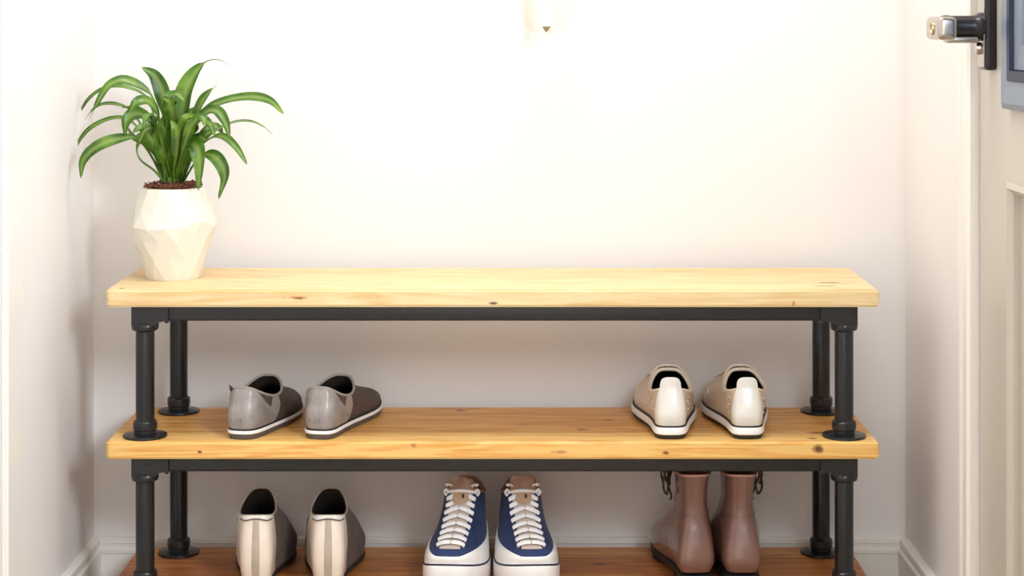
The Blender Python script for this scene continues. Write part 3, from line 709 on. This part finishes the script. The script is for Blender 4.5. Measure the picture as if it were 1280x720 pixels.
# --- blue lace-up sneakers (bottom shelf, centre), toes to the front
def blue(Xt, Xh, side, label, knot):
    Yt = 3.112; Lh = .258
    d = Vector((Xt-Xh, -.25)); yaw = math.atan2(-(Xt-Xh), -.25)
    heel = (Xt-(Xt-Xh)*Lh/.25, Yt+Lh)
    o = root('high_top_sneaker', heel, yaw, 2, label, 'sneaker', 'blue lace-up sneakers on the bottom shelf')
    s = Shoe([
        (0, .258, (.033, .033, .044), (.036, .034, .051, .049), .5),
        (-.003, .258, (.046, .046, .058), (.037, .035, .050, .046), .52),
        (.000, .236, (.066, .062, .070), (.036, .034, .047, .042), .55),
        (.004, .200, (.088, .080, .088), (.033, .034, .041, .037), .58),
        (.008, .165, (.110, .104, .112), (.031, .033, .037, .035), .62),
        (.012, .138, (.130, .122, .139), (.029, .031, .035, .032), .62)], side)
    mk('upper', s.upper(80, 30), 'blue', o)
    mk('lining', s.lining(), 'tan', o)
    mk('toe_cap', s.patch(lambda a, b: (.5+(a-.5)*.52, .01+b*(.17+.42*max(0, abs(2*a-1)-.10)**1.1)), 34, 10, .0018), 'rubber_white', o)['label'] = 'white rubber toe cap'
    # tongue strip on the throat, then the free tongue rising past the collar
    mk('throat_strip', s.patch(lambda a, b: (.5+(a-.5)*(.055+.075*b), .335+.655*b), 10, 20, .0010), 'throat', o)
    bm = bmesh.new(); na, nb = 12, 10; A, B = [], []
    c0 = s.S(.5, .93); tl = .030 if knot else .028
    for j in range(nb+1):
        t = j/nb; w = (.0205+.002*math.sin(PI*t))*(1 if t < .75 else math.sqrt(max(.02, 1-((t-.75)/.27)**2)) if not knot else math.sqrt(max(.02, 1-((t-.75)/.4)**2)))
        ra, rb = [], []
        for i in range(na+1):
            q = (i/na-.5)*2; 
            p = Vector((c0.x+q*w, c0.y-.004-.006*q*q-.010*t+.004*math.sin(3*q+t*4)*t, c0.z-.004+(tl+.004)*t))
            ra.append(bm.verts.new(p+Vector((0, .0022, .001)))); rb.append(bm.verts.new(p-Vector((0, .0022, 0))))
        A.append(ra); B.append(rb)
    for j in range(nb):
        for i in range(na):
            bm.faces.new((A[j][i], A[j][i+1], A[j+1][i+1], A[j+1][i])); bm.faces.new((B[j][i], B[j+1][i], B[j+1][i+1], B[j][i+1]))
        bm.faces.new((A[j][0], A[j+1][0], B[j+1][0], B[j][0])); bm.faces.new((A[j][na], B[j][na], B[j+1][na], A[j+1][na]))
    for i in range(na):
        bm.faces.new((A[0][i], B[0][i], B[0][i+1], A[0][i+1])); bm.faces.new((A[nb][i], A[nb][i+1], B[nb][i+1], B[nb][i]))
    tg = mk('tongue', bm, 'tan', o, True, 60)
    # small round print on the tongue
    pc_ = s.O(.5, .915, .0030)
    bm = bmesh.new()
    n_ = s.Nn(.5, .915); rot = n_.to_track_quat('Z', 'Y').to_matrix().to_4x4()
    bmesh.ops.create_cone(bm, cap_ends=True, segments=24, radius1=.0138, radius2=.013, depth=.0012, matrix=Matrix.Translation(pc_) @ rot)
    bd = mk('tongue_badge', bm, 'badge', tg)
    bm = bmesh.new()
    bmesh.ops.create_cone(bm, cap_ends=True, segments=16, radius1=.0042, radius2=.0042, depth=.0008, matrix=Matrix.Translation(pc_+n_*.0008+Vector((-.004, 0, 0))) @ rot @ Matrix.Diagonal((.55, 1, 1, 1)))
    mk('badge_print', bm, 'mark', o)
    bm = bmesh.new(); s.line(bm, lambda t: (.555+.89*t, .998), .0018, 60, 8, 0); mk('collar_binding', bm, 'tan', o)
    # eyestays : raised canvas bands either side of the throat
    for sg in (1, -1):
        mk('eyestay', s.patch(lambda a, b: (.5+sg*((.026+.037*b)+a*.033), .36+.63*b), 6, 20, .0018), 'blue', o)
    # laces
    rows = 9; bl = bmesh.new()
    for k in range(rows):
        v = .375+.585*k/(rows-1); du = .038+.044*(v-.36)/.63
        L0 = s.O(.5+du, v, .0028); R0 = s.O(.5-du, v, .0028); n = s.Nn(.5, v)
        if k < rows-1:
            vn = v+.585/(rows-1)*(.35+.06*k)
            cx = s.O(.5, vn, .0062)
            gap = .0 if k < 6 else .35
            for e_, sg in ((L0, 1), (R0, -1)):
                if k >= 6:
                    q = e_.lerp(cx, .48); pts = [e_-n*.002, e_+n*.0012, e_.lerp(q, .5)+n*.0022, q+n*.001, q-n*.001]
                    tube(bl, pts, [.0030, .0040, .0042, .0036, .0022], 8, .62, up=n)
                else:
                    mid = e_.lerp(cx, .5)+n*.0028
                    pts = spline([e_-n*.0025, e_+n*.0015, mid, cx+Vector((-.0008*sg, 0, 0))], 9)
                    tube(bl, pts, [.0030]+[.0042]*7+[.0032], 8, .62, up=n)
        else:
            pts = spline([L0-n*.002, L0+n*.002, s.O(.5, v+.0, .0075), R0+n*.002, R0-n*.002], 15)
            tube(bl, pts, .0030, 8, .7, up=n)
            for e_, sg in ((L0, 1), (R0, -1)):     # tucked lace ends
                ou = Vector((sg*-1 if e_.x < R0.x and sg == 1 else sg, 0, 0)); ou = (e_-s.S(.5, v)); ou.z = 0; ou.y = 0; ou.normalize()
                pts = spline([e_+n*.002, e_+n*.006+ou*.003+Vector((0, 0, .003)), e_+n*.006+ou*.006+Vector((0, 0, -.002)), e_+n*.003+ou*.003+Vector((0, 0, -.006))], 9)
                tube(bl, pts, .0028, 8, .8)
                e2 = e_+ou*.001+Vector((0, -.0, .013)); tube(bl, spline([e2-n*.002, e2+n*.003+ou*.002, e2+n*.002-ou*.004, e2-n*.002-ou*.007], 8), .0026, 8, .8)
        for e_ in (L0, R0):
            be = bmesh.new(); bmesh.ops.create_cone(be, cap_ends=True, segments=12, radius1=.0036, radius2=.0030, depth=.0014, matrix=Matrix.Translation(e_-n*.0012) @ n.to_track_quat('Z', 'Y').to_matrix().to_4x4()); mk('eyelet', be, 'eyelet', o)
    mk('laces', bl, 'lace', o)['label'] = 'white cotton laces'
    mk('heel_strip', s.patch(lambda a, b: ((a-.5)*.05, .02+.97*b), 6, 14, .0014), 'blue', o)
    mk('sole', s.sole([(0, -.004), (0, .002), (.003, .0042), (.028, .0042), (.0302, .0036), (.0314, -.001)], .012), 'rubber_white', o)['label'] = 'thick white rubber sole'
    mk('foxing_stripe', s.sole([(.0308, -.001), (.0310, .0036), (.0332, .0034), (.0336, -.001)], .012), 'navy', o)
    mk('bumper', s.sole([(.0330, -.001), (.0334, .0022), (.039, .0014), (.040, -.002)], .012, base=s.r[0]), 'rubber_white', o)
    return o
blue(-.0995, -.0825, 1, 'blue canvas lace-up sneaker with squared tongue, beside the ivory shoe on the bottom shelf', False)
blue(.0240, .013, -1, 'blue canvas lace-up sneaker with pointed tongue, nearer the brown boots on the bottom shelf', True)

# --- brown ankle boots (bottom shelf, right)
def boot(X, yaw, side, label, bow):
    o = root('ankle_boot', (X, 3.128), yaw, 2, label, 'boot', 'brown ankle boots on the bottom shelf')
    s = Shoe([
        (0, .240, (.026, .022, .018), (.043, .032, .045, .036), .5),
        (-.007, .243, (.042, .038, .034), (.050, .038, .048, .038), .5),
        (-.005, .226, (.062, .060, .056), (.048, .037, .046, .036), .52),
        (.003, .180, (.088, .085, .078), (.038, .034, .039, .032), .54),
        (.011, .138, (.114, .111, .112), (.027, .028, .030, .026), .56),
        (.013, .122, (.138, .137, .142), (.0235, .025, .026, .023), .58),
        (.009, .120, (.162, .161, .166), (.0245, .026, .027, .024), .58),
        (.003, .121, (.185, .182, .190), (.0285, .029, .029, .025), .58)], side)
    mk('upper', s.upper(72, 40), 'boot', o)
    mk('lining', s.lining(60, 18, .5), 'bootlining', o)
    bm = bmesh.new(); s.line(bm, lambda t: (t, 1.0), .0020, 60, 8, 0, True); mk('collar_binding', bm, 'bootlining', o)
    mk('back_stay', s.patch(lambda a, b: ((a-.5)*(.035+.02*b), .56+.43*b), 8, 18, .0011), 'boot', o)
    bm = bmesh.new()
    s.line(bm, lambda t: (-.25+.5*t, .565+.02*math.sin(PI*t)), .0009, 40, 6, .0006)
    s.line(bm, lambda t: (-.018, .57+.42*t), .0005, 24, 6, .0012)
    s.line(bm, lambda t: (.018, .57+.42*t), .0005, 24, 6, .0012)
    mk('stitching', bm, 'boot', o)
    bm = bmesh.new()
    for k in range(8):
        v = .47+.065*k
        tube(bm, [s.O(.5-.06+.12*j/8, v+.02*math.sin(PI*j/8), .003+.002*math.sin(PI*j/8)) for j in range(9)], .0018, 6)
    # bow hanging over the outer side of the shaft
    c = s.O(.5-bow*.17 if bow > 0 else .5+.17, .93, .003); c = s.S(.5, .93); c = Vector((c.x+bow*.022, c.y-.012, c.z))
    def L(x, y, z): return c+Vector((bow*x, -y, z))
    tube(bm, spline([L(-.018, 0, 0), L(0, .004, .004), L(.014, .010, .010), L(.020, .014, -.004), L(.016, .014, -.022), L(.010, .010, -.030), L(.010, .008, -.014), L(.002, .004, 0)], 34), .0021, 7)
    tube(bm, spline([L(0, .002, 0), L(.012, .012, .002), L(.021, .018, -.016), L(.022, .020, -.034), L(.016, .018, -.044), L(.013, .014, -.034), L(.008, .008, -.012), L(0, .002, -.002)], 34), .0021, 7)
    tube(bm, spline([L(0, .002, 0), L(.010, .004, -.006), L(.013, .010, -.028), L(.007, .010, -.048), L(.009, .010, -.056)], 20), .0019, 7)
    tube(bm, spline([L(0, .002, 0), L(.018, .006, .008), L(.024, .008, -.010), L(.020, .008, -.030)], 18), .0019, 7)
    mk('laces', bm, 'bootlace', o)['label'] = 'dark brown laces with a loose bow'
    mk('sole', s.sole([(.010, -.003), (.010, .002), (.013, .0034), (.0195, .0030), (.0215, -.001)], .0), 'rubber_dark', o)
    bm = bmesh.new(); hf = ring_fn(.0, .080, (0,)*3, (.031, .032, .032, .030), side=side)
    r0 = [[bm.verts.new(Vector((hf(i/40).x*k, .001+hf(i/40).y, z))) for i in range(40)] for z, k in ((0, .97), (.002, 1.0), (.0135, 1.03))]
    for a, b in zip(r0, r0[1:]):
        for i in range(40): bm.faces.new((a[i], a[(i+1)%40], b[(i+1)%40], b[i]))
    bm.faces.new(r0[0]); bm.faces.new(r0[-1]); mk('heel_block', bm, 'rubber_dark', o)
    mk('front_sole', s.sole([(0, -.006), (0, 0), (.0105, .002), (.0105, -.004)], .0, base=ring_fn(.12, .236, (0,)*3, (.030, .040, .042, .033), side=side)), 'rubber_dark', o)
    return o
boot(.302, math.radians(5), -1, 'brown leather ankle boot on the bottom shelf, lace bow on its left', -1)
boot(.379, math.radians(-1), 1, 'brown leather ankle boot nearest the right legs, lace bow on its right', 1)

# ------------------------------------------------------------------ light
def area(name, loc, tgt, sx_, sy_, e, col):
    l = bpy.data.lights.new(name, 'AREA'); l.shape = 'RECTANGLE'; l.size = sx_; l.size_y = sy_; l.energy = e; l.color = col
    o = bpy.data.objects.new(name, l); COL.objects.link(o); o.location = loc
    o.rotation_euler = (Vector(tgt)-Vector(loc)).to_track_quat('-Z', 'Y').to_euler(); return o
area('ceiling_lamp_light', (0, 2.72, 2.40), (0, 3.0, .5), .8, .38, 15, (1, .965, .91))
area('window_light', (XR+.06, (WY0+WY1)/2, 1.5), (-.75, 2.9, .9), .4, .6, 32, (.80, .90, 1))
w = bpy.data.worlds.new('world'); sc.world = w; w.use_nodes = True
bg = w.node_tree.nodes['Background']; bg.inputs[0].default_value = (1, .945, .89, 1); bg.inputs[1].default_value = 2.05

# ------------------------------------------------------------------ camera
cam = bpy.data.cameras.new('camera'); co = bpy.data.objects.new('camera', cam); COL.objects.link(co)
co.location = (0, 0, HC); co.rotation_euler = (PI/2, 0, 0)
cam.sensor_width = 36; cam.lens = 36*F/1280; cam.shift_x = -(VX-640)/1280; cam.shift_y = -(360-VY)/1280
cam.clip_start = .05
sc.camera = co
sc.view_settings.view_transform = 'Standard'; sc.view_settings.look = 'None'; sc.view_settings.gamma = 1
sc.view_settings.exposure = 0.04
try: sc.view_settings.use_curve_mapping = False
except Exception: pass
